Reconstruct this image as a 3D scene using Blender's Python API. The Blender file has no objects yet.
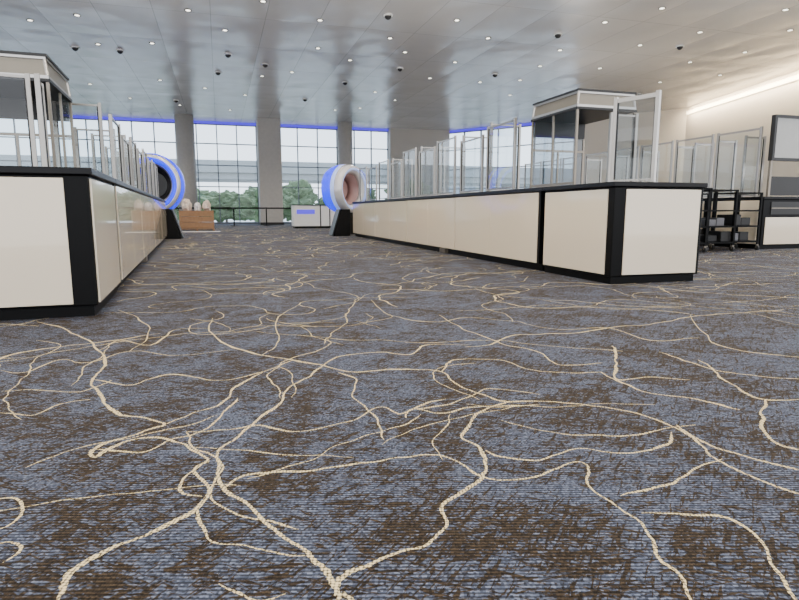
import bpy, math, random
from mathutils import Vector, Matrix, noise
random.seed(7)
C = bpy.context.scene.collection
F, H = 580.0, 0.77
TH, PH = math.atan(180/F*math.cos(math.atan(88/F))), math.atan(88/F)
RV = Vector((math.cos(TH), -math.sin(TH), 0))
FV = Vector((math.sin(TH)*math.cos(PH), math.cos(TH)*math.cos(PH), -math.sin(PH)))
UV = RV.cross(FV)
def ray(px, py): return FV + RV*((px-399.5)/F) + UV*((300-py)/F)
def atz(px, py, z=0.0):
    d = ray(px, py); t = (z-H)/d.z
    return Vector((d.x*t, d.y*t, z))
def atY(px, Y):
    d = ray(px, 212); t = Y/d.y
    return d.x*t
# ------------------------------------------------------------------ materials
def mat(name, col, rough=0.5, metal=0.0, var=0.04, scale=6.0, emit=None, estr=0.0, coat=0.0, bump=0.0, bscale=40, spec=None):
    m = bpy.data.materials.new(name); m.use_nodes = True
    nt = m.node_tree; N = nt.nodes; L = nt.links; b = N['Principled BSDF']
    tc = N.new('ShaderNodeTexCoord'); nz = N.new('ShaderNodeTexNoise')
    nz.inputs['Scale'].default_value = scale; nz.inputs['Detail'].default_value = 4
    L.new(tc.outputs['Object'], nz.inputs['Vector'])
    r = N.new('ShaderNodeValToRGB')
    r.color_ramp.elements[0].color = (*[max(0, c*(1-var*2)) for c in col], 1)
    r.color_ramp.elements[1].color = (*[min(1, c*(1+var*2)) for c in col], 1)
    L.new(nz.outputs['Fac'], r.inputs['Fac']); L.new(r.outputs['Color'], b.inputs['Base Color'])
    b.inputs['Roughness'].default_value = rough; b.inputs['Metallic'].default_value = metal
    b.inputs['Coat Weight'].default_value = coat
    if spec is not None: b.inputs['Specular IOR Level'].default_value = spec
    if emit: b.inputs['Emission Color'].default_value = (*emit, 1); b.inputs['Emission Strength'].default_value = estr
    if bump:
        n2 = N.new('ShaderNodeTexNoise'); n2.inputs['Scale'].default_value = bscale
        L.new(tc.outputs['Object'], n2.inputs['Vector'])
        bp = N.new('ShaderNodeBump'); bp.inputs['Strength'].default_value = bump; bp.inputs['Distance'].default_value = 0.02
        L.new(n2.outputs['Fac'], bp.inputs['Height']); L.new(bp.outputs['Normal'], b.inputs['Normal'])
    return m
def glass(name, tint=(0.88, 0.92, 0.93), fac=0.05, top=0.25):
    m = bpy.data.materials.new(name); m.use_nodes = True
    nt = m.node_tree; N = nt.nodes; L = nt.links; N.clear()
    o = N.new('ShaderNodeOutputMaterial'); t = N.new('ShaderNodeBsdfTransparent'); g = N.new('ShaderNodeBsdfGlossy')
    t.inputs['Color'].default_value = (*tint, 1); g.inputs['Roughness'].default_value = 0.02
    lw = N.new('ShaderNodeLayerWeight'); lw.inputs['Blend'].default_value = 0.10
    mr = N.new('ShaderNodeMapRange'); mr.inputs['To Min'].default_value = fac; mr.inputs['To Max'].default_value = top
    mx = N.new('ShaderNodeMixShader')
    L.new(lw.outputs['Fresnel'], mr.inputs['Value']); L.new(mr.outputs[0], mx.inputs[0])
    L.new(t.outputs[0], mx.inputs[1]); L.new(g.outputs[0], mx.inputs[2]); L.new(mx.outputs[0], o.inputs[0])
    return m
CREAM = mat('cream_laminate', (0.88, 0.76, 0.58), 0.12, var=0.005, scale=1.0, coat=0.6)
BLACK = mat('black_laminate', (0.004, 0.004, 0.004), 0.4, var=0.1, spec=0.12)
TOPB = mat('black_worktop', (0.005, 0.005, 0.006), 0.3, var=0.1, spec=0.18)
ALU = mat('brushed_aluminium', (0.24, 0.21, 0.17), 0.3, 0.7, var=0.05, scale=30)
SILVER = mat('bright_silver_edge', (0.48, 0.46, 0.43), 0.28, 0.85, var=0.03, scale=30)
TAN = mat('silver_grey_frame', (0.36, 0.34, 0.31), 0.28, 0.75, var=0.05, scale=30)
DARKALU = mat('dark_aluminium', (0.02, 0.02, 0.02), 0.4, 0.3)
WHITE = mat('white_panel', (0.82, 0.82, 0.80), 0.4, var=0.02)
LBOX = mat('metallic_hood_face', (0.24, 0.22, 0.18), 0.35, 0.4, var=0.03)
GREYU = mat('grey_underside', (0.05, 0.05, 0.05), 0.5)
GL = glass('clear_glass'); WGL = glass('window_glass', (0.80, 0.90, 0.98), 0.02, 0.3); DGL = glass('dark_tinted_glass', (0.30, 0.34, 0.38), 0.10, 0.35)
CONC = mat('column_concrete', (0.44, 0.43, 0.41), 0.6, var=0.06, bump=0.1)
BEIGE = mat('beige_wall_paint', (0.82, 0.76, 0.66), 0.6, var=0.02, scale=1)
GREYW = mat('grey_wall_paint', (0.48, 0.46, 0.42), 0.6, var=0.03, scale=1)
MULL = mat('mullion_metal', (0.13, 0.15, 0.18), 0.4, 0.2)
BLUEL = mat('blue_led', (0.08, 0.05, 0.6), 0.4, emit=(0.08, 0.04, 0.95), estr=1.0)
BLUEG = mat('blue_glow_ring', (0.01, 0.02, 0.6), 0.4, emit=(0.0, 0.015, 1.0), estr=1.8)
PALEB = mat('pale_blue_band', (0.5, 0.6, 0.9), 0.3, emit=(0.25, 0.4, 1.0), estr=0.6)
SILV = mat('silver_shell', (0.72, 0.72, 0.75), 0.16, 0.2, coat=0.4)
PINK = mat('muted_red_disc', (0.42, 0.27, 0.26), 0.3)
WARM = mat('cove_glow', (0.9, 0.8, 0.6), 0.4, emit=(1.0, 0.80, 0.50), estr=6.0)
LENS = mat('downlight_lens', (1, 1, 1), 0.4, emit=(1.0, 0.93, 0.8), estr=7.0)
DARKG = mat('dark_plastic', (0.02, 0.02, 0.02), 0.3, spec=0.3)
GREYB = mat('grey_storage_plastic', (0.12, 0.12, 0.13), 0.45)
WOOD = mat('brown_wood', (0.34, 0.19, 0.09), 0.6, var=0.15, scale=9)
PAPER = mat('crumpled_paper', (0.74, 0.62, 0.52), 0.8, var=0.1, bump=0.6, bscale=9)
SHEET = mat('white_sheet', (0.85, 0.83, 0.80), 0.7)
RUBBER = mat('black_rubber', (0.02, 0.02, 0.02), 0.7)
OUTC = mat('outside_concrete', (0.38, 0.38, 0.37), 0.8, var=0.05, scale=0.4)
OUTW = mat('outside_window', (0.25, 0.29, 0.33), 0.4, var=0.05)
OUTG = mat('outside_ground', (0.45, 0.45, 0.43), 0.9, var=0.15, scale=0.1)
LEAF = mat('tree_leaves', (0.12, 0.17, 0.08), 0.8, var=0.35, scale=2.2, bump=0.9, bscale=4)
BARK = mat('tree_bark', (0.15, 0.10, 0.07), 0.9, var=0.2)
YAW = 0.29
def mathn(N, L):
    def f(op, a, bb=0.0):
        n = N.new('ShaderNodeMath'); n.operation = op
        for i, v in enumerate((a, bb)):
            if isinstance(v, (int, float)): n.inputs[i].default_value = v
            else: L.new(v, n.inputs[i])
        return n.outputs[0]
    return f
def carpet_mat():
    m = bpy.data.materials.new('blue_brown_carpet'); m.use_nodes = True
    nt = m.node_tree; N = nt.nodes; L = nt.links; b = N['Principled BSDF']
    tc = N.new('ShaderNodeNewGeometry'); math_ = mathn(N, L)
    def noise_(scale, det, rough, dist, sx=1, sy=1, rot=0):
        mp = N.new('ShaderNodeMapping'); mp.inputs['Rotation'].default_value = (0, 0, rot)
        L.new(tc.outputs['Position'], mp.inputs['Vector'])
        m2 = N.new('ShaderNodeMapping'); m2.inputs['Scale'].default_value = (sx, sy, 1); L.new(mp.outputs[0], m2.inputs['Vector'])
        n = N.new('ShaderNodeTexNoise'); n.inputs['Scale'].default_value = scale; n.inputs['Detail'].default_value = det
        n.inputs['Roughness'].default_value = rough; n.inputs['Distortion'].default_value = dist
        L.new(m2.outputs[0], n.inputs['Vector']); return n.outputs['Fac']
    big = noise_(2.6, 3, 0.6, 1.4)
    s1 = noise_(10.5, 3, 0.6, 1.0, 1, 6.5, 0.7)
    s2 = noise_(10.5, 3, 0.6, 1.0, 1, 6.5, -0.75)
    s3 = noise_(10.5, 3, 0.6, 1.0, 1, 6, 0.1)
    st = math_('MAXIMUM', math_('MAXIMUM', s1, s2), s3)
    mp = N.new('ShaderNodeMapping'); mp.inputs['Rotation'].default_value = (0, 0, YAW); L.new(tc.outputs['Position'], mp.inputs['Vector'])
    vo = N.new('ShaderNodeTexVoronoi'); vo.inputs['Scale'].default_value = 170; vo.inputs['Randomness'].default_value = 0.3
    L.new(mp.outputs[0], vo.inputs['Vector'])
    sep = N.new('ShaderNodeSeparateColor'); L.new(vo.outputs['Color'], sep.inputs[0])
    v = math_('ADD', math_('MULTIPLY', big, 0.42), math_('MULTIPLY', st, 1.2))
    v = math_('ADD', v, math_('MULTIPLY', math_('SUBTRACT', sep.outputs[0], 0.5), 0.05))
    r = N.new('ShaderNodeMapRange'); r.inputs['From Min'].default_value = 0.878; r.inputs['From Max'].default_value = 0.893
    L.new(v, r.inputs['Value'])
    rb = N.new('ShaderNodeValToRGB'); e = rb.color_ramp.elements
    e[0].position = 0.0; e[0].color = (0.034, 0.041, 0.062, 1); e[1].position = 1.0; e[1].color = (0.18, 0.208, 0.285, 1)
    x = e.new(0.5); x.color = (0.086, 0.103, 0.155, 1)
    L.new(sep.outputs[1], rb.inputs[0])
    rr = N.new('ShaderNodeValToRGB'); e = rr.color_ramp.elements
    e[0].color = (0.012, 0.008, 0.005, 1); e[1].color = (0.068, 0.046, 0.026, 1)
    L.new(sep.outputs[1], rr.inputs[0])
    mx = N.new('ShaderNodeMix'); mx.data_type = 'RGBA'
    L.new(r.outputs[0], mx.inputs['Factor']); L.new(rb.outputs[0], mx.inputs['A']); L.new(rr.outputs[0], mx.inputs['B'])
    wv = N.new('ShaderNodeTexWave'); wv.bands_direction = 'Y'; wv.inputs['Scale'].default_value = 25; wv.inputs['Distortion'].default_value = 0.5
    L.new(mp.outputs[0], wv.inputs['Vector'])
    rw = N.new('ShaderNodeMapRange'); rw.inputs['To Min'].default_value = 0.32; rw.inputs['To Max'].default_value = 1.40; L.new(wv.outputs['Fac'], rw.inputs['Value'])
    vm = N.new('ShaderNodeVectorMath'); vm.operation = 'SCALE'; L.new(mx.outputs['Result'], vm.inputs[0]); L.new(rw.outputs[0], vm.inputs['Scale'])
    L.new(vm.outputs[0], b.inputs['Base Color'])
    b.inputs['Roughness'].default_value = 0.8; b.inputs['Specular IOR Level'].default_value = 0.2
    bp = N.new('ShaderNodeBump'); bp.inputs['Strength'].default_value = 0.7; bp.inputs['Distance'].default_value = 0.003; bp.invert = True
    L.new(math_('SUBTRACT', vo.outputs['Distance'], math_('MULTIPLY', wv.outputs['Fac'], 0.6)), bp.inputs['Height']); L.new(bp.outputs['Normal'], b.inputs['Normal'])
    return m
def vein_mat():
    m = bpy.data.materials.new('cream_carpet_vein'); m.use_nodes = True
    nt = m.node_tree; N = nt.nodes; L = nt.links; b = N['Principled BSDF']; math_ = mathn(N, L)
    g = N.new('ShaderNodeNewGeometry')
    mp = N.new('ShaderNodeMapping'); mp.inputs['Rotation'].default_value = (0, 0, YAW)
    L.new(g.outputs['Position'], mp.inputs['Vector'])
    vo = N.new('ShaderNodeTexVoronoi'); vo.inputs['Scale'].default_value = 105; vo.inputs['Randomness'].default_value = 0.3
    L.new(mp.outputs[0], vo.inputs['Vector'])
    r = N.new('ShaderNodeValToRGB'); e = r.color_ramp.elements
    e[0].position = 0.34; e[0].color = (0.95, 0.78, 0.44, 1); e[1].position = 0.64; e[1].color = (0.06, 0.045, 0.03, 1)
    L.new(vo.outputs['Distance'], r.inputs[0])
    L.new(r.outputs['Color'], b.inputs['Base Color'])
    b.inputs['Roughness'].default_value = 0.9; b.inputs['Specular IOR Level'].default_value = 0.1
    bp = N.new('ShaderNodeBump'); bp.inputs['Strength'].default_value = 0.25; bp.inputs['Distance'].default_value = 0.003; bp.invert = True
    L.new(vo.outputs['Distance'], bp.inputs['Height']); L.new(bp.outputs['Normal'], b.inputs['Normal'])
    return m
def ceil_mat():
    m = bpy.data.materials.new('satin_metal_ceiling'); m.use_nodes = True
    nt = m.node_tree; N = nt.nodes; L = nt.links; b = N['Principled BSDF']; math_ = mathn(N, L)
    g = N.new('ShaderNodeNewGeometry')
    mp = N.new('ShaderNodeMapping'); mp.inputs['Rotation'].default_value = (0, 0, math.radians(90)); L.new(g.outputs['Position'], mp.inputs['Vector'])
    br = N.new('ShaderNodeTexBrick'); br.inputs['Scale'].default_value = 1.0; br.inputs['Brick Width'].default_value = 3.0; br.inputs['Row Height'].default_value = 1.5
    br.inputs['Mortar Size'].default_value = 0.010; br.offset = 0.0
    br.inputs['Color1'].default_value = (0.82, 0.79, 0.75, 1); br.inputs['Color2'].default_value = (0.76, 0.73, 0.69, 1); br.inputs['Mortar'].default_value = (0.50, 0.48, 0.46, 1)
    L.new(mp.outputs[0], br.inputs['Vector']); L.new(br.outputs['Color'], b.inputs['Base Color'])
    sx = N.new('ShaderNodeSeparateXYZ'); L.new(g.outputs['Position'], sx.inputs[0])
    pil = math_('MULTIPLY', math_('ABSOLUTE', math_('SINE', math_('MULTIPLY', sx.outputs['X'], math.pi/1.5))), math_('ABSOLUTE', math_('SINE', math_('MULTIPLY', sx.outputs['Y'], math.pi/3.0))))
    n = N.new('ShaderNodeTexNoise'); n.inputs['Scale'].default_value = 0.7; n.inputs['Detail'].default_value = 1.0; L.new(g.outputs['Position'], n.inputs['Vector'])
    hgt = math_('ADD', math_('MULTIPLY', pil, 0.32), math_('MULTIPLY', n.outputs['Fac'], 0.95))
    bp = N.new('ShaderNodeBump'); bp.inputs['Strength'].default_value = 0.48; bp.inputs['Distance'].default_value = 0.14
    L.new(hgt, bp.inputs['Height']); L.new(bp.outputs['Normal'], b.inputs['Normal'])
    b.inputs['Metallic'].default_value = 0.5; b.inputs['Roughness'].default_value = 0.27
    return m
# ------------------------------------------------------------------ mesh builder
class MB:
    def __init__(s): s.v = []; s.f = []; s.mi = []; s.smooth = False
    def add(s, vs, fs, mi=0):
        o = len(s.v); s.v += [tuple(v) for v in vs]; s.f += [tuple(i+o for i in f) for f in fs]; s.mi += [mi]*len(fs)
    def box(s, x0, x1, y0, y1, z0, z1):
        if x0 > x1: x0, x1 = x1, x0
        if y0 > y1: y0, y1 = y1, y0
        s.add([(x0,y0,z0),(x1,y0,z0),(x1,y1,z0),(x0,y1,z0),(x0,y0,z1),(x1,y0,z1),(x1,y1,z1),(x0,y1,z1)],
              [(0,3,2,1),(4,5,6,7),(0,1,5,4),(1,2,6,5),(2,3,7,6),(3,0,4,7)]); return s
    def hexa(s, bot, top):
        n = len(bot); s.add(list(bot)+list(top), [tuple(range(n-1,-1,-1)), tuple(range(n,2*n))]+[(i,(i+1)%n,n+(i+1)%n,n+i) for i in range(n)]); return s
    def cyl(s, p0, p1, r, seg=16, r1=None):
        p0 = Vector(p0); p1 = Vector(p1); r1 = r if r1 is None else r1
        d = (p1-p0).normalized(); a = d.orthogonal().normalized(); b = d.cross(a)
        A = [p0+(a*math.cos(t)+b*math.sin(t))*r for t in [2*math.pi*i/seg for i in range(seg)]]
        B = [p1+(a*math.cos(t)+b*math.sin(t))*r1 for t in [2*math.pi*i/seg for i in range(seg)]]
        return s.hexa(A, B)
    def bar(s, p0, p1, w, z0, z1):
        p0 = Vector((p0[0], p0[1])); p1 = Vector((p1[0], p1[1])); d = (p1-p0).normalized(); n = Vector((-d.y, d.x))*w/2
        q = [p0-n, p1-n, p1+n, p0+n]
        return s.hexa([(a.x,a.y,z0) for a in q], [(a.x,a.y,z1) for a in q])
    def lathe_y(s, prof, cz=0.0, seg=48, close=False):
        n = len(prof); vs = []
        for i in range(seg):
            t = 2*math.pi*i/seg; c, q = math.cos(t), math.sin(t)
            vs += [(r*c, y, cz+r*q) for r, y in prof]
        fs = []
        for i in range(seg):
            a = n*i; b = n*((i+1) % seg)
            for k in range(n if close else n-1): fs.append((a+k, a+(k+1)%n, b+(k+1)%n, b+k))
        s.add(vs, fs); return s
    def build(s, name, m, parent=None, bevel=0.0):
        me = bpy.data.meshes.new(name); me.from_pydata(s.v, [], s.f)
        for x in (m if isinstance(m, (list, tuple)) else [m]): me.materials.append(x)
        for p, i in zip(me.polygons, s.mi): p.material_index = i; p.use_smooth = s.smooth
        me.update()
        import bmesh
        bm = bmesh.new(); bm.from_mesh(me); bmesh.ops.recalc_face_normals(bm, faces=bm.faces); bm.to_mesh(me); bm.free()
        o = bpy.data.objects.new(name, me); C.objects.link(o)
        if parent: o.parent = parent
        if bevel:
            bv = o.modifiers.new('bevel', 'BEVEL'); bv.width = bevel; bv.segments = 2; bv.limit_method = 'ANGLE'
        return o
def tag(o, label, cat, group=None):
    o['label'] = label; o['category'] = cat
    if group: o['group'] = group
    return o
def thing(name, label, cat, loc=(0,0,0), rz=0, group=None):
    o = bpy.data.objects.new(name, None); C.objects.link(o); o.empty_display_size = 0.1
    o.location = loc; o.rotation_euler = (0, 0, rz); return tag(o, label, cat, group)
def copy_tree(o, parent=None):
    c = o.copy(); C.objects.link(c)
    if parent: c.parent = parent
    for ch in list(o.children): copy_tree(ch, c)
    return c
def struct(o): o['kind'] = 'structure'; return o
ORD = ['nearest', 'second', 'third', 'fourth', 'fifth', 'sixth', 'seventh', 'eighth', 'ninth', 'tenth', 'eleventh', 'twelfth', 'thirteenth', 'fourteenth']
# ------------------------------------------------------------------ floor with veins
fl = MB()
fl.add([(-30,-6,0),(34,-6,0),(34,42,0),(-30,42,0)], [(0,1,2,3)], 0)
fl.box(-30, 34, -6, 42, -0.3, -0.01)
def catmull(P):
    P = [P[0]*2-P[1]]+P+[P[-1]*2-P[-2]]; out = []
    for i in range(1, len(P)-2):
        a, b, c, d = P[i-1:i+3]; n = max(3, min(40, int((c-b).length/0.006))) if b.y < 3.0 else 5
        for k in range(n):
            t = k/n
            out.append(0.5*((2*b)+(c-a)*t+(2*a-5*b+4*c-d)*t*t+(3*b-a-3*c+d)*t*t*t))
    out.append(P[-2]); return out
RC = [0]; r2 = random.Random(3)
def ribbon(P, w):
    RC[0] += 1; z = 0.0006+RC[0]*2e-6
    P = catmull([Vector((p[0], p[1])) for p in P]); n = len(P); vs = []
    sd = RC[0]*3.7
    for i, p in enumerate(P):
        d = (P[min(i+1, n-1)]-P[max(i-1, 0)])
        if d.length < 1e-6: d = Vector((1, 0))
        d.normalize(); q = Vector((-d.y, d.x))
        j = noise.noise(Vector((p.x*5, p.y*5, sd)))*0.026+noise.noise(Vector((p.x*14, p.y*14, sd)))*0.010
        ww = w*(0.50+1.1*abs(noise.noise(Vector((p.x*4, p.y*4, 3)))))/2
        e = min(i, n-1-i)
        if e < 8: ww *= 0.4+0.6*e/8
        c = p+q*j
        a, b = ww*r2.uniform(0.6, 1.3), ww*r2.uniform(0.6, 1.3)
        vs += [(*(c-q*a), z), (*(c+q*b), z)]
    fl.add(vs, [(2*i, 2*i+2, 2*i+3, 2*i+1) for i in range(n-1)], 1)
TR = [
 (17,[(57,603),(72,577),(105,556),(150,534),(195,507),(205,490),(200,470),(212,460),(195,448),(160,437),(125,443),(98,458),(87,455),(100,445),(140,432),(166,425),(150,418),(120,415),(100,400),(92,380),(105,365),(98,350),(80,335),(50,325),(35,322)]),
 (18,[(335,600),(330,578),(305,552),(270,530),(240,503),(225,482),(222,455),(235,435),(255,420),(275,405),(290,385),(310,375),(322,366)]),
 (16,[(333,596),(345,575),(380,558),(425,545),(445,525),(443,505),(460,492),(480,478),(487,462),(478,447),(462,438),(470,425),(490,408),(512,402)]),
 (14,[(340,640),(334,600),(345,590),(365,600),(390,612)]),
 (13,[(700,610),(680,575),(655,555),(640,525),(615,505),(595,490),(587,478),(590,466),(575,460),(540,472),(510,478),(480,474),(440,455),(400,458),(360,465),(300,470),(250,475),(228,490)]),
 (13,[(643,515),(680,515),(720,516),(745,525),(765,545),(782,570),(790,590),(800,610)]),
 (12,[(622,497),(660,487),(690,470),(722,459)]),
 (17,[(810,499),(760,480),(720,458),(690,435),(640,415),(590,405),(540,400),(500,400),(460,385),(440,372),(400,370),(350,372),(320,365),(290,360),(262,355),(228,345),(210,328),(215,318)]),
 (17,[(810,473),(740,455),(700,440),(675,425)]),
 (12,[(672,432),(665,445),(620,453),(580,450),(540,460),(500,457),(487,450)]),
 (12,[(0,412),(30,417),(62,404),(90,400)]),
 (14,[(-6,545),(10,543),(18,549),(10,556),(0,562)]), (14,[(-6,500),(10,500),(14,512),(8,524),(-4,530)]),
 (12,[(222,582),(238,590),(262,597),(285,592)]),
 (12,[(186,432),(230,430),(262,425),(300,430),(352,420),(380,408),(400,415),(428,404),(448,400)]),
 (11,[(410,410),(440,405),(470,395),(490,388),(540,395)]),
 (11,[(408,418),(412,409),(440,413),(470,408),(520,405)]),
 (12,[(385,440),(375,420),(360,405),(352,395),(358,380),(340,372)]),
 (12,[(205,460),(190,470),(180,490),(200,498)]),
 (12,[(187,432),(196,448),(210,455),(222,470),(215,490),(222,505),(260,520),(300,528)]),
 (11,[(195,508),(200,525),(210,540),(240,545),(280,556),(310,556)]),
 (12,[(0,370),(25,372),(60,360),(90,362),(130,352),(180,355),(230,350)]),
 (11,[(0,392),(40,390),(80,392),(110,380)]),
 (12,[(100,448),(140,452),(170,440),(200,432),(235,405),(240,398)]),
 (16,[(441,315),(455,325),(480,335),(505,345),(540,352),(560,365),(600,362)]),
 (15,[(612,346),(618,365),(615,380),(650,378),(690,380)]),
 (15,[(660,352),(690,362),(720,372),(780,378),(810,380)]),
 (15,[(700,360),(730,385),(765,400),(810,400)]), (14,[(765,400),(760,425),(775,445),(810,455)]),
 (15,[(690,315),(710,340),(750,352),(810,358)]),
 (15,[(130,352),(150,335),(140,320),(120,310)]), (15,[(262,355),(280,340),(275,320),(300,305)]),
 (14,[(322,366),(345,355),(380,352),(410,355),(425,345),(470,345)]),
 (14,[(440,372),(455,360),(500,360),(540,372),(600,372)]),
 (15,[(370,300),(390,315),(430,322),(470,318),(520,322)]), (15,[(520,322),(560,330),(610,328),(650,340),(700,338)]),
 (14,[(600,372),(640,390),(700,400),(740,410)]),
 (12,[(92,380),(130,385),(170,375),(220,380),(262,372),(290,360)]),
 (14,[(98,350),(120,340),(150,345),(175,330),(210,328)]),
 (12,[(165,425),(190,415),(220,405),(240,385),(262,372)]),
]
for w, pts in TR:
    ribbon([atz(*p) for p in pts], w*0.98/1000)
rng = random.Random(64)
GRID = {}
def walk(x, y, a, L, w, depth=0):
    P = [(x, y)]; da = 0; t = 0; a0 = a
    while t < L:
        da = da*0.6+rng.uniform(-0.42, 0.42)-0.12*(a-a0); a += da
        st = 0.11; x += math.cos(a)*st; y += math.sin(a)*st; t += st
        if y < 2.35 and depth < 3: break
        k = (int(x/.3), int(y/.3)); k0 = (int(P[-1][0]/.3), int(P[-1][1]/.3))
        if GRID.get(k, 0) >= 4 and y < 13: break
        if k != k0: GRID[k] = GRID.get(k, 0)+1
        P.append((x, y))
        if rng.random() < 0.08 and depth < 2 and L > 0.9: walk(x, y, a+rng.choice((-0.7, 0.7)), L*0.55, w*0.85, depth+1)
    if len(P) > 3: ribbon(P, w)
for k in range(9):
    y = rng.uniform(1.6, 2.4); x = rng.uniform(-1.0, 2.5)
    walk(x, y, rng.uniform(0, 6.28), rng.uniform(0.4, .7), rng.uniform(0.006, 0.008), 3)
for i in range(20):
    for j in range(12):
        x = -4+i*.8+rng.random()*.8; y = 2.5+j*.82+rng.random()*.8
        if j == 0 and rng.random() < .5: continue
        walk(x, y, rng.uniform(0, 6.28), rng.uniform(1.6, 4.2), rng.choice((0.008, 0.010, 0.012, 0.017)), 0 if rng.random() < .4 else 2)
for i in range(11):
    for j in range(25):
        walk(-2.6+i*.85+rng.random(), 11.5+j*.92+rng.random(), rng.uniform(0, 6.28), rng.uniform(1.5, 4), rng.uniform(0.018, 0.030), 2)
floor = struct(fl.build('floor', [carpet_mat(), vein_mat()]))
floor['label'] = 'blue and brown carpet with cream wandering vein lines'
# ------------------------------------------------------------------ ceiling and walls
CH = 6.23
BY = 38.5
P2 = Vector((14.9, BY)); P3 = Vector((24.1, 26.1)); P4 = Vector((19.6, 9.5))
cm = MB(); cm.hexa([(-30,-6,CH),(19.6,-6,CH),(P4.x,P4.y,CH),(P3.x,P3.y,CH),(P2.x,P2.y,CH),(-30,BY,CH)], [(-30,-6,CH+.3),(19.6,-6,CH+.3),(P4.x,P4.y,CH+.3),(P3.x,P3.y,CH+.3),(P2.x,P2.y,CH+.3),(-30,BY,CH+.3)])
struct(cm.build('ceiling', ceil_mat()))
struct(MB().bar((P3.x,P3.y), (P4.x,P4.y), 0.2, 0, CH).build('wall_right', BEIGE))
D = (P3-P2).normalized(); W0 = P2+D*9.3
struct(MB().bar(W0, P3, 0.2, 0, CH).build('wall_back_right', BEIGE))
struct(MB().bar((P3.x-0.16,P3.y-.1), (P4.x-0.16,P4.y), 0.1, CH-0.36, CH-0.20).build('trim_1', WARM))
TOPZ = CH-0.13
struct(MB().bar((-30, BY-.05), (P2.x, BY-.05), 0.12, TOPZ, CH).build('trim_2', BLUEL))
struct(MB().bar(P2, W0, 0.12, TOPZ, CH).build('trim_3', BLUEL))
def window(n, a, b, step=1.25):
    a = Vector(a); b = Vector(b); L = (b-a).length; d = (b-a)/L
    k = max(1, round(L/step)); m = MB()
    for i in range(k+1):
        p = a+d*(L*i/k); m.bar(p-d*0.03, p+d*0.03, 0.14, 0, TOPZ)
    for z in (0.0, 1.0, 2.3, 3.6, 4.9, TOPZ-0.06):
        m.bar(a, b, 0.12 if z else 0.16, z, z+(0.055 if z else 0.14))
    f = struct(m.build('window_%d' % n, MULL))
    q = MB(); q.add([(a.x,a.y,.1),(b.x,b.y,.1),(b.x,b.y,TOPZ),(a.x,a.y,TOPZ)], [(0,1,2,3)]); q.build('pane', WGL, f)
xs = [-30, -21, -12, atY(180, BY), atY(262, BY)-0.2, atY(338, BY), atY(388, BY)]
for i in range(len(xs)-1): window(i+1, (xs[i], BY), (xs[i+1], BY))
window(8, P2+D*0.5, W0)
struct(MB().box(xs[-1], P2.x+0.3, BY-0.6, BY+0.2, 0, CH).build('wall_back', GREYW))
def column(px, Y, r, square=False, lab='', w=0.0):
    x = atY(px, Y); t = thing('column', lab, 'column', (x, Y, 0))
    if square: MB().box(-w/2, w/2, -w/2, w/2, 0, CH).build('shaft', CONC, t, 0.02)
    else:
        m = MB(); n = 48; m.cyl((0,0,0), (0,0,CH), r, n); o = m.build('shaft', CONC, t)
        for p in o.data.polygons: p.use_smooth = len(p.vertices) == 4
    m = MB()
    if square: m.box(-w/2-.02, w/2+.02, -w/2-.02, w/2+.02, 0, 0.15)
    else: m.cyl((0,0,0), (0,0,0.15), r+.02, 32)
    m.build('base_ring', DARKALU, t)
column(189, 36.5, 0.52, lab='round grey concrete column, leftmost against the window wall')
column(271, 36.8, 0, True, 'broad square grey column between two window bays', 1.35)
column(346, 36.5, 0.46, lab='round grey concrete column beside the right round glowing sign')
# downlights and domes
dl = thing('downlight', 'small round recessed ceiling downlight', 'ceiling light', (0,0,CH), 0, 'recessed downlights in the metal ceiling')
m = MB(); seg = 20; vs = []
for i in range(seg):
    a = 2*math.pi*i/seg; c, s_ = math.cos(a), math.sin(a)
    vs += [(0.10*c,0.10*s_,-0.012),(0.065*c,0.065*s_,-0.012),(0.10*c,0.10*s_,0.0),(0.065*c,0.065*s_,0.0)]
m.add(vs, [(4*i+a, 4*i+b, 4*((i+1)%seg)+b, 4*((i+1)%seg)+a) for i in range(seg) for a, b in ((0,1),(0,2),(1,3))])
m.build('trim_ring', GREYU, dl)
m = MB(); m.cyl((0,0,-0.008), (0,0,0.0), 0.065, 20); m.build('lens', LENS, dl)
LP = [(77,15),(98,44),(152,43),(188,10),(263,1),(320,20),(318,48),(262,76),(292,72),(390,38),(405,52),(457,20),(488,38),(560,50),(605,22),(662,8),(540,66),(600,68),(640,45),(700,32),(745,52),(790,30),(455,62),(430,78),(375,92),(480,82),(395,100),(245,95),(205,88),(160,80),(130,98),(180,105),(510,95),(660,82),(590,90),(335,110),(690,62),
 (30,20),(225,30),(350,60),(520,80),(720,75),(360,108),(230,110),(90,84)]
for i, p in enumerate(LP):
    o = dl if i == 0 else copy_tree(dl)
    q = atz(*p, CH); o.location = (q.x, q.y, CH-0.002)
for x in (-5, -1, 3, 7, 11, 15):
    for y in (1, 5, 9, 13):
        o = copy_tree(dl); o.location = (x, y, CH-0.002)
def lamp(x, y, p, ang=150):
    l = bpy.data.lights.new('downlight_lamp', 'SPOT'); l.energy = p; l.spot_size = math.radians(ang); l.spot_blend = 0.6
    l.shadow_soft_size = 0.25; l.color = (1.0, 0.90, 0.76); o = bpy.data.objects.new('downlight_lamp', l); C.objects.link(o); o.location = (x, y, CH-0.1); return o
for x in (-5, -1, 3, 7, 11, 15):
    for y in (1, 5, 9, 13, 18, 24, 30): lamp(x, y, 400)
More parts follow.
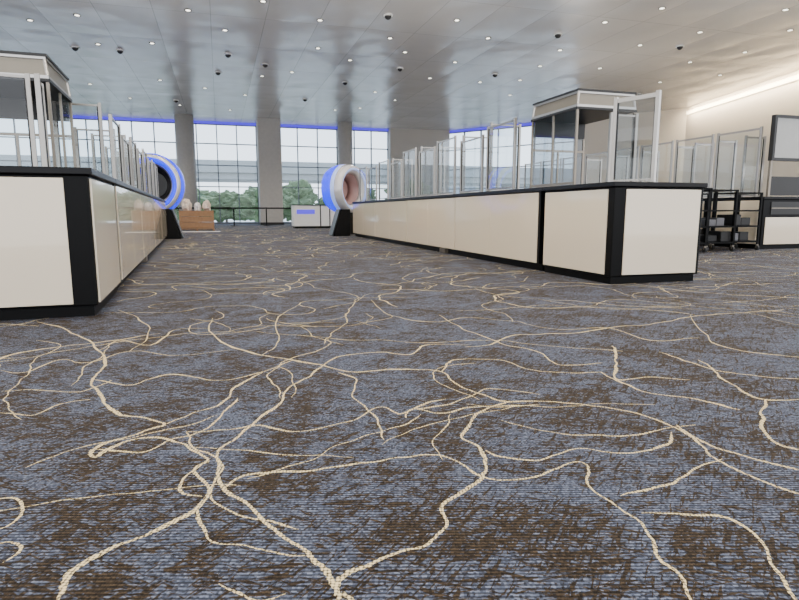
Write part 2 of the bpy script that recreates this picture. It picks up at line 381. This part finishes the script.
for (x, y) in ((-2.0, 10), (-2.6, 15.5), (5.6, 9), (5.6, 15), (13, 12), (13, 19)):  # added fill lamps without fixtures, facing up to brighten the ceiling
    l = bpy.data.lights.new('added_ceiling_fill', 'AREA'); l.shape = 'RECTANGLE'; l.size = 0.8; l.size_y = 3; l.energy = 95; l.color = (1, .96, .90)
    o = bpy.data.objects.new('added_ceiling_fill', l); C.objects.link(o); o.location = (x, y, 2.6); o.rotation_euler = (math.pi, 0, 0)
v = (P4-P3); l = bpy.data.lights.new('cove_lamp', 'AREA'); l.shape = 'RECTANGLE'; l.size = v.length*.95; l.size_y = 0.12; l.energy = 600; l.color = (1, .82, .58)
o = bpy.data.objects.new('cove_lamp', l); C.objects.link(o)
mid = (P3+P4)/2; nrm = Vector((v.y, -v.x)).normalized(); nrm = nrm if nrm.x < 0 else -nrm
o.location = (mid.x+nrm.x*.5, mid.y+nrm.y*.5, CH-.15)
zax = Vector((nrm.x*.6, nrm.y*.6, .8)).normalized(); xax = Vector((v.x, v.y, 0)).normalized(); yax = zax.cross(xax)
o.matrix_world = Matrix(((xax.x,yax.x,zax.x,o.location.x),(xax.y,yax.y,zax.y,o.location.y),(xax.z,yax.z,zax.z,o.location.z),(0,0,0,1)))
dm = thing('ceiling_dome', 'small dark dome fixture on the metal ceiling', 'ceiling dome', (0,0,CH), 0, 'dark domes on the ceiling')
m = MB(); m.cyl((0,0,-0.03), (0,0,0), 0.13, 20); m.build('base_plate', WHITE, dm)
m = MB()
for k in range(4):
    a0, a1 = k*math.pi/8, (k+1)*math.pi/8
    m.cyl((0,0,-0.03-0.1*math.sin(a0)), (0,0,-0.03-0.1*math.sin(a1)), 0.1*math.cos(a0), 20, max(0.004, 0.1*math.cos(a1)))
m.build('dome', DARKG, dm)
for i, p in enumerate([(120,48),(228,52),(388,13),(305,97),(345,80),(218,70),(265,62),(400,66),(558,32),(495,72),(680,44),(176,98),(640,92),(75,45)]):
    o = dm if i == 0 else copy_tree(dm); q = atz(p[0], p[1]+2, CH); o.location = (q.x, q.y, CH-0.002)
# ------------------------------------------------------------------ counters
TZ = 1.085
def end_cabinet(loc, rz, s, label, W=1.15, L=1.4, low=False, post=.14, spost=.1):
    t = thing('end_cabinet', label, 'cabinet', loc, rz)
    MB().box(0.03*s, (W-.03)*s, 0.03, L, 0, 0.08).build('kick_base', BLACK, t)
    MB().box(0, W*s, 0, L, 0.08, TZ-.05).build('body', BLACK, t, 0.012)
    z1 = TZ-0.075
    if low: z1 = 0.66
    MB().box(post*s, (W-.05)*s, -0.014, 0.0, 0.10, z1).build('front_panel', CREAM, t, 0.003)
    MB().box(-0.014*s, 0.0, spost, L-.03, 0.10, TZ-.075).build('side_panel', CREAM, t, 0.003)
    MB().box(-.03*s, (W+.02)*s, -.03, L+.002, TZ-.05, TZ).build('top', TOPB, t, 0.006)
    if low:
        MB().box(.2*s, (W-.1)*s, -.012, 0, .72, .98).build('dark_bay', DARKG, t)
        MB().box(.2*s, (W-.1)*s, -.03, -.012, .84, .86).build('shelf_edge', ALU, t)
    return t
def long_run(loc, rz, s, side, n=4, y0=1.5, y1=13.1, W=0.8):
    step = (y1-y0)/n; R = Matrix.Rotation(rz, 4, 'Z')
    for i in range(n):
        o = Vector(loc)+R@Vector((0, y0+i*step, 0))
        lab = '%s long cream panelled cabinet unit in the %s counter run' % (ORD[i] if i < n-1 else 'farthest', side)
        t = thing('counter_cabinet', lab, 'cabinet', o, rz, 'cabinet units of the %s counter' % side)
        MB().box(0.06*s, (W-.03)*s, 0.0, step-.004, 0, 0.10).build('kick_base', BLACK, t)
        MB().box(0, W*s, 0, step-.004, 0.10, TZ-.05).build('body', BLACK, t)
        y = 0.02 if i else 0.05
        MB().box(-0.014*s, 0.0, y, step/2-.003, 0.105, TZ-.065).build('side_panel', CREAM, t, 0.002)
        MB().box(-0.014*s, 0.0, step/2+.003, step-.006, 0.105, TZ-.065).build('side_panel', CREAM, t, 0.002)
        if i == 1: MB().box(-0.004*s, 0.06*s, 0.5, 0.8, 0.01, 0.09).build('cable_cover', ALU, t)
    o = Vector(loc)+R@Vector((0, y0, TZ-.05))
    t = tag(MB().box(-.03*s, (W+.02)*s, -.09, y1-y0, 0, .05).build('worktop', TOPB, None, 0.006), 'long black worktop running over the %s counter cabinets' % side, 'worktop')
    t.location = o; t.rotation_euler = (0,0,rz)
def screen(loc, rz, L, h, label, group, z=None, mt=GL, pw=0.036, rail=.022, ex=.02, fm=TAN):
    z = TZ if z is None else z
    t = thing('glass_screen', label, 'glass screen', (loc[0], loc[1], z+0.001), rz, group)
    for x in (0, L):
        MB().box(x-pw/2, x+pw/2, -.02, .02, 0.008, h+ex).build('post', fm, t, 0.004)
        MB().box(x-.04, x+.04, -.04, .04, 0, 0.008).build('foot_plate', fm, t)
    q = MB(); q.add([(pw/2,0,.05),(L-pw/2,0,.05),(L-pw/2,0,h),(pw/2,0,h)], [(0,1,2,3)]); q.build('glass_pane', mt, t)
    MB().box(pw/2, L-pw/2, -.01, .01, h-rail, h).build('top_rail', fm, t)
    MB().box(pw/2, L-pw/2, -.01, .01, 0.03, 0.05).build('bottom_rail', fm, t)
    for x in (pw/2, L-pw/2-.012): MB().box(x, x+.012, -.008, .008, .05, h-rail).build('gasket', DARKALU, t)
    return t
def canopy(loc, rz, s, label, Wx=0.85, Ly=1.0, z0=2.05, z1=2.28, rear=GL):
    zb = TZ
    t = thing('booth_canopy', label, 'canopy', (loc[0], loc[1], zb+.001), rz); a = z0-zb; b = z1-zb
    fw = 0.028; q = .028
    def X(v): return v*s
    lo = [(X(.012),.012,a+.03),(X(Wx-.012),.012,a+.03),(X(Wx-.012),Ly-.012,a+.03),(X(.012),Ly-.012,a+.03)]
    hi = [(X(q),q,b-.025),(X(Wx-q),q,b-.025),(X(Wx-q),Ly-q,b-.025),(X(q),Ly-q,b-.025)]
    for i, nm in enumerate(('front_face', 'side_face', 'rear_face', 'side_face')):
        j = (i+1) % 4; m = MB(); m.add([lo[i], lo[j], hi[j], hi[i]], [(0,1,2,3)]); m.build(nm, LBOX, t)
    m = MB()
    m.box(X(0), X(Wx), 0, fw, a, a+.030); m.box(X(0), X(Wx), Ly-fw, Ly, a, a+.030)
    m.box(X(0), X(fw), fw, Ly-fw, a, a+.030); m.box(X(Wx-fw), X(Wx), fw, Ly-fw, a, a+.030)
    for i in range(4): m.cyl(lo[i], hi[i], .016, 8)
    m.box(X(q-.012), X(Wx-q+.012), q-.012, Ly-q+.012, b-.024, b)
    m.build('silver_frame', SILVER, t)
    MB().box(X(q-.024), X(Wx-q+.024), q-.024, Ly-q+.024, b, b+.024).build('roof_cap', DARKALU, t)
    MB().box(X(-.008), X(Wx+.008), -.008, Ly+.008, a-.028, a).build('dark_lower_trim', DARKALU, t)
    for x in (0, Wx-fw):
        for y in (0, Ly-fw): MB().box(X(x), X(x+fw), y, y+fw, 0, a-.030).build('post', ALU, t, 0.003)
    m = MB(); m.add([(X(.014),fw,.06),(X(.014),Ly-fw,.06),(X(.014),Ly-fw,a-.03),(X(.014),fw,a-.03)], [(0,1,2,3)]); m.build('side_glass', GL, t)
    m = MB(); m.add([(X(fw),Ly-.017,.06),(X(Wx-fw),Ly-.017,.06),(X(Wx-fw),Ly-.017,a-.03),(X(fw),Ly-.017,a-.03)], [(0,1,2,3)]); m.build('rear_glass', rear, t)
    MB().box(X(fw), X(Wx-fw), Ly-.03, Ly-.005, .03, .06).build('rear_sill', ALU, t)
    MB().box(X(fw), X(Wx-fw), Ly-.03, Ly-.008, a*.55, a*.55+.03).build('middle_rail', ALU, t)
    MB().box(X(Wx*.5-.012), X(Wx*.5+.012), Ly-.03, Ly-.008, .06, a*.55).build('mullion', ALU, t)
    MB().box(X(fw), X(Wx-fw), Ly-.06, Ly-.035, a-.24, a-.030).build('rear_valance', DARKG, t)
    MB().box(X(.003), X(.025), fw, Ly-fw, .03, .06).build('side_sill', ALU, t)
    MB().box(X(.003), X(.025), Ly*.5-.012, Ly*.5+.012, .06, a-.030).build('side_mullion', ALU, t)
    return t
RO = (3.965, 5.24, 0); RR = math.radians(-0.6)
end_cabinet(RO, RR, 1, 'black framed cream end cabinet at the near end of the right counter')
long_run(RO, RR, 1, 'right', y1=13.2)
canopy((4.25, 6.42), 0, 1, 'silver edged hood on posts above the near end of the right counter', Ly=1.1, Wx=.86, z0=2.05, z1=2.24, rear=DGL)
g = 'glass screens standing on the right counter'
def along(origin, rz, s, dx, dy):
    v = Matrix.Rotation(rz, 4, 'Z')@Vector((dx*s, dy, 0)); return (origin[0]+v.x, origin[1]+v.y)
screen((4.54, 5.36), math.atan2(.46, -.12)+.1, 0.50, .95, 'tall angled glass door panel at the front edge of the right end cabinet', None, pw=0.045, rail=.045, mt=glass('door_glass', (.66,.70,.72), .05, .10), fm=SILVER)
screen((4.60, 6.22), 0, 0.36, 0.86, 'narrow glass screen behind the angled panel on the right end cabinet', None)
ys = [2.5, 3.6, 4.8, 5.9, 7.1, 8.2, 9.4, 10.6, 11.8]
hs = [1.0, .90, 1.03, .95, 1.06, .88, 1.0, .93, 1.0]
for i, y in enumerate(ys):
    screen(along(RO, RR, 1, 0.12, y), math.pi/2+RR, 0.9, hs[i], '%s aisle-side glass screen along the edge of the right counter' % ORD[i], g)
for i, y in enumerate([3.5, 4.65, 5.8, 7.0, 9.3]):
    screen(along(RO, RR, 1, 0.22, y), -.06 if i % 2 else 0.06, 0.52, 1.08-.06*(i % 3), '%s crosswise glass divider on the right counter' % ORD[i], 'crosswise glass dividers on the right counter')
LO = (-0.895, 4.74, 0); LR = math.radians(2.5)
end_cabinet(LO, LR, -1, 'black framed cream end cabinet at the near end of the left counter', post=.16, spost=.03)
long_run(LO, LR, -1, 'left')
canopy((-1.47, 6.38), LR, -1, 'silver edged hood on posts above the near end of the left counter', Ly=1.1, Wx=1.1, z0=2.0, z1=2.20)
screen((-1.98, 5.85), 0.15, 0.46, 0.84, 'glass screen under the front of the left hood', None)
screen((-1.40, 5.70), 1.75, 0.42, 0.80, 'glass screen turned beside the front post of the left hood', None)
yl = [3.0, 4.15, 5.4, 6.7, 8.0, 9.4, 10.8, 12.0]
hl = [.80, .70, .82, .78, .90, .84, .92, .9]
for i, y in enumerate(yl):
    screen(along(LO, LR, -1, 0.15, y), math.pi/2+LR, 0.85, hl[i], '%s aisle-side glass screen along the edge of the left counter' % ORD[i], 'glass screens standing on the left counter')
for i, y in enumerate([3.2, 4.5, 6.0, 7.6, 9.6]):
    screen(along(LO, LR, -1, 0.76, y), LR, 0.48, [.95,.82,.92,.88,.98][i], '%s crosswise glass divider on the left counter' % ORD[i], 'crosswise glass dividers on the left counter')
FO = (10.75, 9.4, 0)
end_cabinet(FO, 0, 1, 'far right cabinet with low cream panel and open black upper bay', low=True, W=1.5, post=.08)
long_run(FO, 0, 1, 'far right', n=3, y1=10.5)
for i, y in enumerate([0.3, 1.55, 2.8, 4.05, 5.3, 6.55, 7.8, 9.05]):
    screen(along(FO, 0, 1, 0.1, y), math.pi/2, 1.1, 1.42, '%s tall glass screen on the far right counter' % ORD[i], 'glass screens on the far right counter', pw=.05, rail=.04)
for i, y in enumerate([0.75, 1.5, 2.15, 2.75, 4.0, 5.25, 6.5]):
    screen(along(FO, 0, 1, 0.20, y), 0, 0.52, 1.3, '%s crosswise glass divider on the far right counter' % ORD[i], 'crosswise dividers on the far right counter', pw=.05, rail=.04)
t = thing('hanging_panel', 'large pale panel in dark frame above the far right cabinet', 'panel', (10.98, 9.55, TZ+.001))
for x in (0.03, 1.17): MB().box(x-.025, x+.025, -.025, .025, 0, .74).build('post', ALU, t)
m = MB(); m.box(0, 1.2, -.05, .05, .74, .80); m.box(0, 1.2, -.05, .05, 1.60, 1.66); m.box(0, .06, -.05, .05, .80, 1.60); m.box(1.14, 1.2, -.05, .05, .80, 1.60); m.build('frame', DARKALU, t)
MB().box(.06, 1.14, -.03, .03, .80, 1.60).build('face', mat('pale_grey_face', (0.42, 0.43, 0.42), 0.3), t)
MB().box(.08, 1.12, .0, .02, .03, .42).build('dark_lower_panel', DARKG, t)
def cart(x, y, rz, lab, w=.6, h=1.15, seed=0):
    t = thing('rack_cart', lab, 'cart', (x, y, 0), rz); q = random.Random(seed)
    for a in (0, w):
        for b in (0, .55):
            MB().box(a-.02, a+.02, b-.02, b+.02, .12, h).build('post', BLACK, t)
            m = MB(); m.cyl((a-.02, b, .05), (a+.02, b, .05), .05, 16); c = m.build('caster', RUBBER, t)
            MB().box(a-.026, a+.026, b-.012, b+.012, .05, .12).build('bracket', ALU, c)
    for z in (.16, .47, .78, h-.03): MB().box(-.02, w+.02, -.02, .57, z, z+.03).build('shelf', BLACK, t)
    for z in (.19, .50):
        x0 = .04
        while x0 < w-.15:
            bw = q.uniform(.15, .3); x1 = min(w-.03, x0+bw)
            MB().box(x0, x1, .04+q.uniform(0,.08), .5, z, z+q.uniform(.12, .22)).build('storage_box', q.choice([DARKG, DARKG, GREYB]), t, .012)
            x0 = x1+.03
    return t
cart(8.35, 9.0, -.05, 'black wheeled rack cart partly hidden behind the right end cabinet', .55, 1.12, 1)
cart(9.05, 9.1, -.1, 'black wheeled rack cart with dark boxes, middle of the front carts', .6, 1.2, 2)
cart(9.85, 9.25, -.05, 'black wheeled rack cart in front of the far right cabinet', .62, 1.16, 3)
cart(9.10, 10.2, .05, 'black wheeled rack cart standing behind the front carts', .6, 1.25, 4)
cart(9.90, 10.5, .05, 'black wheeled rack cart against the side of the far right counter', .6, 1.3, 5)
# ------------------------------------------------------------------ round signs and pedestals
def round_sign(x, y, rz, lab, left, cz=1.56, k=1.0, depth=1.0):
    t = thing('round_sign', lab, 'sign', (x, y, 0), rz)
    R = 0.80*k
    P = [(.34,.42),(.44,.24),(.52,.10),(.58,.01),(.63,-.05),(.68,-.07),(.73,-.05),(.77,.03),(.80,.16),(.80,.30),(.79,.44),(.76,.58),(.70,.70)]
    P = [(r*k, y_*k*depth) for r, y_ in P]
    if left: bands = [(0,2,DARKG),(2,3,SILV),(3,5,BLUEG),(5,7,SILV),(7,9,BLUEG),(9,10,SILV),(10,12,BLUEG)]
    else: bands = [(0,2,PINK),(2,4,WHITE),(4,5,PALEB),(5,8,SILV),(8,9,PALEB),(9,12,BLUEG)]
    for a, b, mt in bands:
        m = MB(); m.smooth = True; Q = P[a:b+1]; m.lathe_y(Q+[(r*.97-.01, y_+.02) for r, y_ in reversed(Q)], cz, close=True)
        m.build('glow_band' if mt in (BLUEG, PALEB) else 'shell_band', mt, t)
    m = MB(); m.cyl((0,.42*k*depth,cz), (0,.42*k*depth+.04,cz), .37*k, 40); m.build('core', DARKG if left else PINK, t)
    MB().box(-.22, .22, .05, .6, 0, cz-R*.97).build('plinth', BLACK, t, .01)
    return t
def pedestal(x, y, s, lab):
    t = thing('pedestal', lab, 'pedestal', (x, y, 0))
    m = MB(); m.hexa([(-.28*s,0,0),(.28*s,0,0),(.28*s,.7,0),(-.28*s,.7,0)], [(-.28*s,0,.86),(.02*s,0,.86),(.02*s,.7,.86),(-.28*s,.7,.86)]); m.build('body', BLACK, t, .01)
    MB().hexa([(.30*s,.02,0.02),(.32*s,.02,0.02),(.32*s,.68,0.02),(.30*s,.68,0.02)], [(.04*s,.02,.86),(.06*s,.02,.86),(.06*s,.68,.86),(.04*s,.68,.86)]).build('sloped_face', DARKALU, t)
    return t
pedestal(-1.36, 18.0, 1, 'black slanted pedestal at the far end of the left counter')
pedestal(3.76, 18.6, -1, 'black slanted pedestal at the far end of the right counter')
round_sign(-2.0, 19.6, -0.15, 'round dark centred sign with glowing blue rings past the left counter', True, cz=1.62, k=1.18)
round_sign(4.45, 20.0, 0.72, 'round pale shell sign with reddish centre and glowing blue edge past the right counter', False, k=1.05, depth=1.1)
# ------------------------------------------------------------------ far desk
t = thing('reception_desk', 'white reception desk with blue lit strip near the windows', 'desk', (3.35, 28.0, 0))
MB().box(0.05, 2.35, 0.05, .8, 0, .1).build('kick_base', BLACK, t)
MB().box(0, 2.4, 0, .85, .1, 1.08).build('body', WHITE, t, .01)
MB().box(-.03, 2.43, -.03, .88, 1.08, 1.12).build('top', TOPB, t)
MB().box(.15, 1.0, -.012, 0, .68, .88).build('blue_strip', BLUEL, t)
MB().box(1.25, 1.3, -.012, 0, .1, 1.08).build('seam', DARKALU, t)
MB().box(1.7, 1.75, -.012, 0, .1, 1.08).build('seam', DARKALU, t)
st = thing('stanchion', 'black belt barrier post by the windows', 'barrier post', (0,0,0), 0, 'belt barrier posts by the windows')
m = MB(); m.cyl((0,0,0), (0,0,.03), .18, 24); m.build('base', BLACK, st)
m = MB(); m.cyl((0,0,.03), (0,0,.95), .035, 16); m.build('pole', BLACK, st)
m = MB(); m.cyl((0,0,.95), (0,0,1.03), .045, 16); m.build('belt_head', DARKG, st)
MB().box(.045, 1.70, -.004, .004, .94, 1.02).build('belt', BLACK, st)
for i in range(8):
    o = st if i == 0 else copy_tree(st); o.location = (-4.5+i*1.75, 33.5, 0)
# crate
t = thing('wooden_crate', 'open brown crate standing on the carpet near the windows', 'crate', (-1.55, 25.3, 0))
for z in (0.12, 0.36, 0.6): MB().box(0, 1.3, 0, .02, z, z+.22).build('front_board', WOOD, t); MB().box(0, 1.3, .88, .9, z, z+.22).build('rear_board', WOOD, t); MB().box(0, .02, .02, .88, z, z+.22).build('side_board', WOOD, t); MB().box(1.28, 1.3, .02, .88, z, z+.22).build('side_board', WOOD, t)
for x in (-.02, .62, 1.26): MB().box(x, x+.06, -.03, 0, 0.0, .84).build('batten', WOOD, t)
MB().box(.02, 1.28, .02, .88, .06, .1).build('bottom', WOOD, t)
MB().box(.02, 1.28, .02, .88, .68, .72).build('inner_shelf', WOOD, t)
def lump(x, y, z, sx, sy, sz, m_, name, lab, cat, group=None, seed=0, cuts=3, amp=.25):
    import bmesh
    bm = bmesh.new(); bmesh.ops.create_icosphere(bm, subdivisions=cuts, radius=1)
    for v in bm.verts:
        n = noise.noise(v.co*2.2+Vector((seed*7.1, 0, 0)))+.5*noise.noise(v.co*5+Vector((seed*3.3, 1, 0)))
        if cuts > 3: n += .35*noise.noise(v.co*11+Vector((0, seed, 0)))
        v.co *= 1+n*amp; v.co = Vector((v.co.x*sx, v.co.y*sy, v.co.z*sz))
    zm = min(v.co.z for v in bm.verts)
    for v in bm.verts: v.co.z -= zm
    me = bpy.data.meshes.new(name); bm.to_mesh(me); bm.free(); me.materials.append(m_)
    o = bpy.data.objects.new(name, me); C.objects.link(o); o.location = (x, y, z)
    return tag(o, lab, cat, group) if lab else o
lump(-1.28, 25.7, .721, .19, .3, .30, PAPER, 'crumpled_bundle', 'crumpled beige bundle in the left of the brown crate', 'bundle', seed=1, amp=.3)
lump(-.86, 25.7, .721, .14, .3, .22, SHEET, 'crumpled_bundle', 'white crumpled bundle in the middle of the brown crate', 'bundle', seed=2, amp=.3)
lump(-.49, 25.7, .721, .16, .3, .25, PAPER, 'crumpled_bundle', 'crumpled beige bundle in the right of the brown crate', 'bundle', seed=4, amp=.3)
o = tag(MB().box(-.6, .9, -.4, .3, 0.004, 0.008).build('paper_sheet', SHEET), 'flat white sheet lying on the carpet before the brown crate', 'sheet'); o.location = (-.9, 24.3, 0)
# ------------------------------------------------------------------ outside
struct(MB().box(-150, 200, BY+1.5, 320, -1.2, -1.0).build('outside_ground', OUTG))
t = thing('overpass', 'pale concrete elevated road outside behind the windows', 'overpass', (0, 78, -1))
MB().box(-60, 70, 0, 9, 5.9, 6.9).build('deck', OUTC, t)
MB().box(-60, 70, -.4, 0, 6.7, 8.2).build('parapet', OUTC, t)
for x in range(-54, 70, 12): MB().box(x, x+1.6, 3, 5, 0, 5.9).build('pier', OUTC, t)
for i, (x, y, w, h, lab) in enumerate([(-44, 115, 24, 8, 'long pale building outside, leftmost beyond the elevated road'), (40, 115, 26, 8, 'pale building outside, rightmost beyond the elevated road')]):
    t = thing('building', lab, 'building', (x, y, -1)); MB().box(0, w, 0, 12, 0, h).build('wall', OUTC, t)
    for k in range(int(w/3)-1):
        for j in range(int(h/4)): MB().box(1.5+k*3, 3.3+k*3, -.05, 0, 1.2+j*4, 3.0+j*4).build('window', OUTW, t)
for i in range(19):
    x = -30+i*3.8+rng.uniform(-.4, .4); y = 60 if i % 2 else 66; y += rng.uniform(-.5, .5)
    t = thing('tree', 'green broad tree outside in the row before the elevated road', 'tree', (x, y, -1), 0, 'trees outside the windows')
    m = MB(); m.cyl((0,0,0), (0,0,1.4), .15, 10, .12); m.build('trunk', BARK, t)
    c = lump(0, 0, .6, 1.9+rng.random()*.6, 1.7, 1.1+rng.random()*.7, LEAF, 'crown', None, None, seed=i+5, cuts=5, amp=.55); c.parent = t
# ------------------------------------------------------------------ world, sun, camera
w = bpy.data.worlds.new('World'); bpy.context.scene.world = w; w.use_nodes = True
N = w.node_tree.nodes; L = w.node_tree.links; bg = N['Background']
tc = N.new('ShaderNodeTexCoord'); sx = N.new('ShaderNodeSeparateXYZ'); rp = N.new('ShaderNodeValToRGB')
L.new(tc.outputs['Generated'], sx.inputs[0]); L.new(sx.outputs['Z'], rp.inputs[0]); L.new(rp.outputs[0], bg.inputs['Color'])
rp.color_ramp.elements[0].color = (0.98, 0.98, 1.0, 1); rp.color_ramp.elements[1].position = 0.5; rp.color_ramp.elements[1].color = (0.66, 0.79, 1.0, 1)
bg.inputs['Strength'].default_value = 3.3
s = bpy.data.lights.new('sun', 'SUN'); s.energy = 6; s.angle = 0.02; so = bpy.data.objects.new('sun', s); C.objects.link(so); so.rotation_euler = (math.radians(-20), math.radians(40), 0); so.location = (0, 60, 40)
cd = bpy.data.cameras.new('camera'); cd.sensor_width = 36; cd.lens = 36*F/799; co = bpy.data.objects.new('camera', cd); C.objects.link(co)
co.location = (0, 0, H); co.rotation_euler = (math.pi/2-PH, 0, -TH); cd.clip_end = 600
bpy.context.scene.camera = co
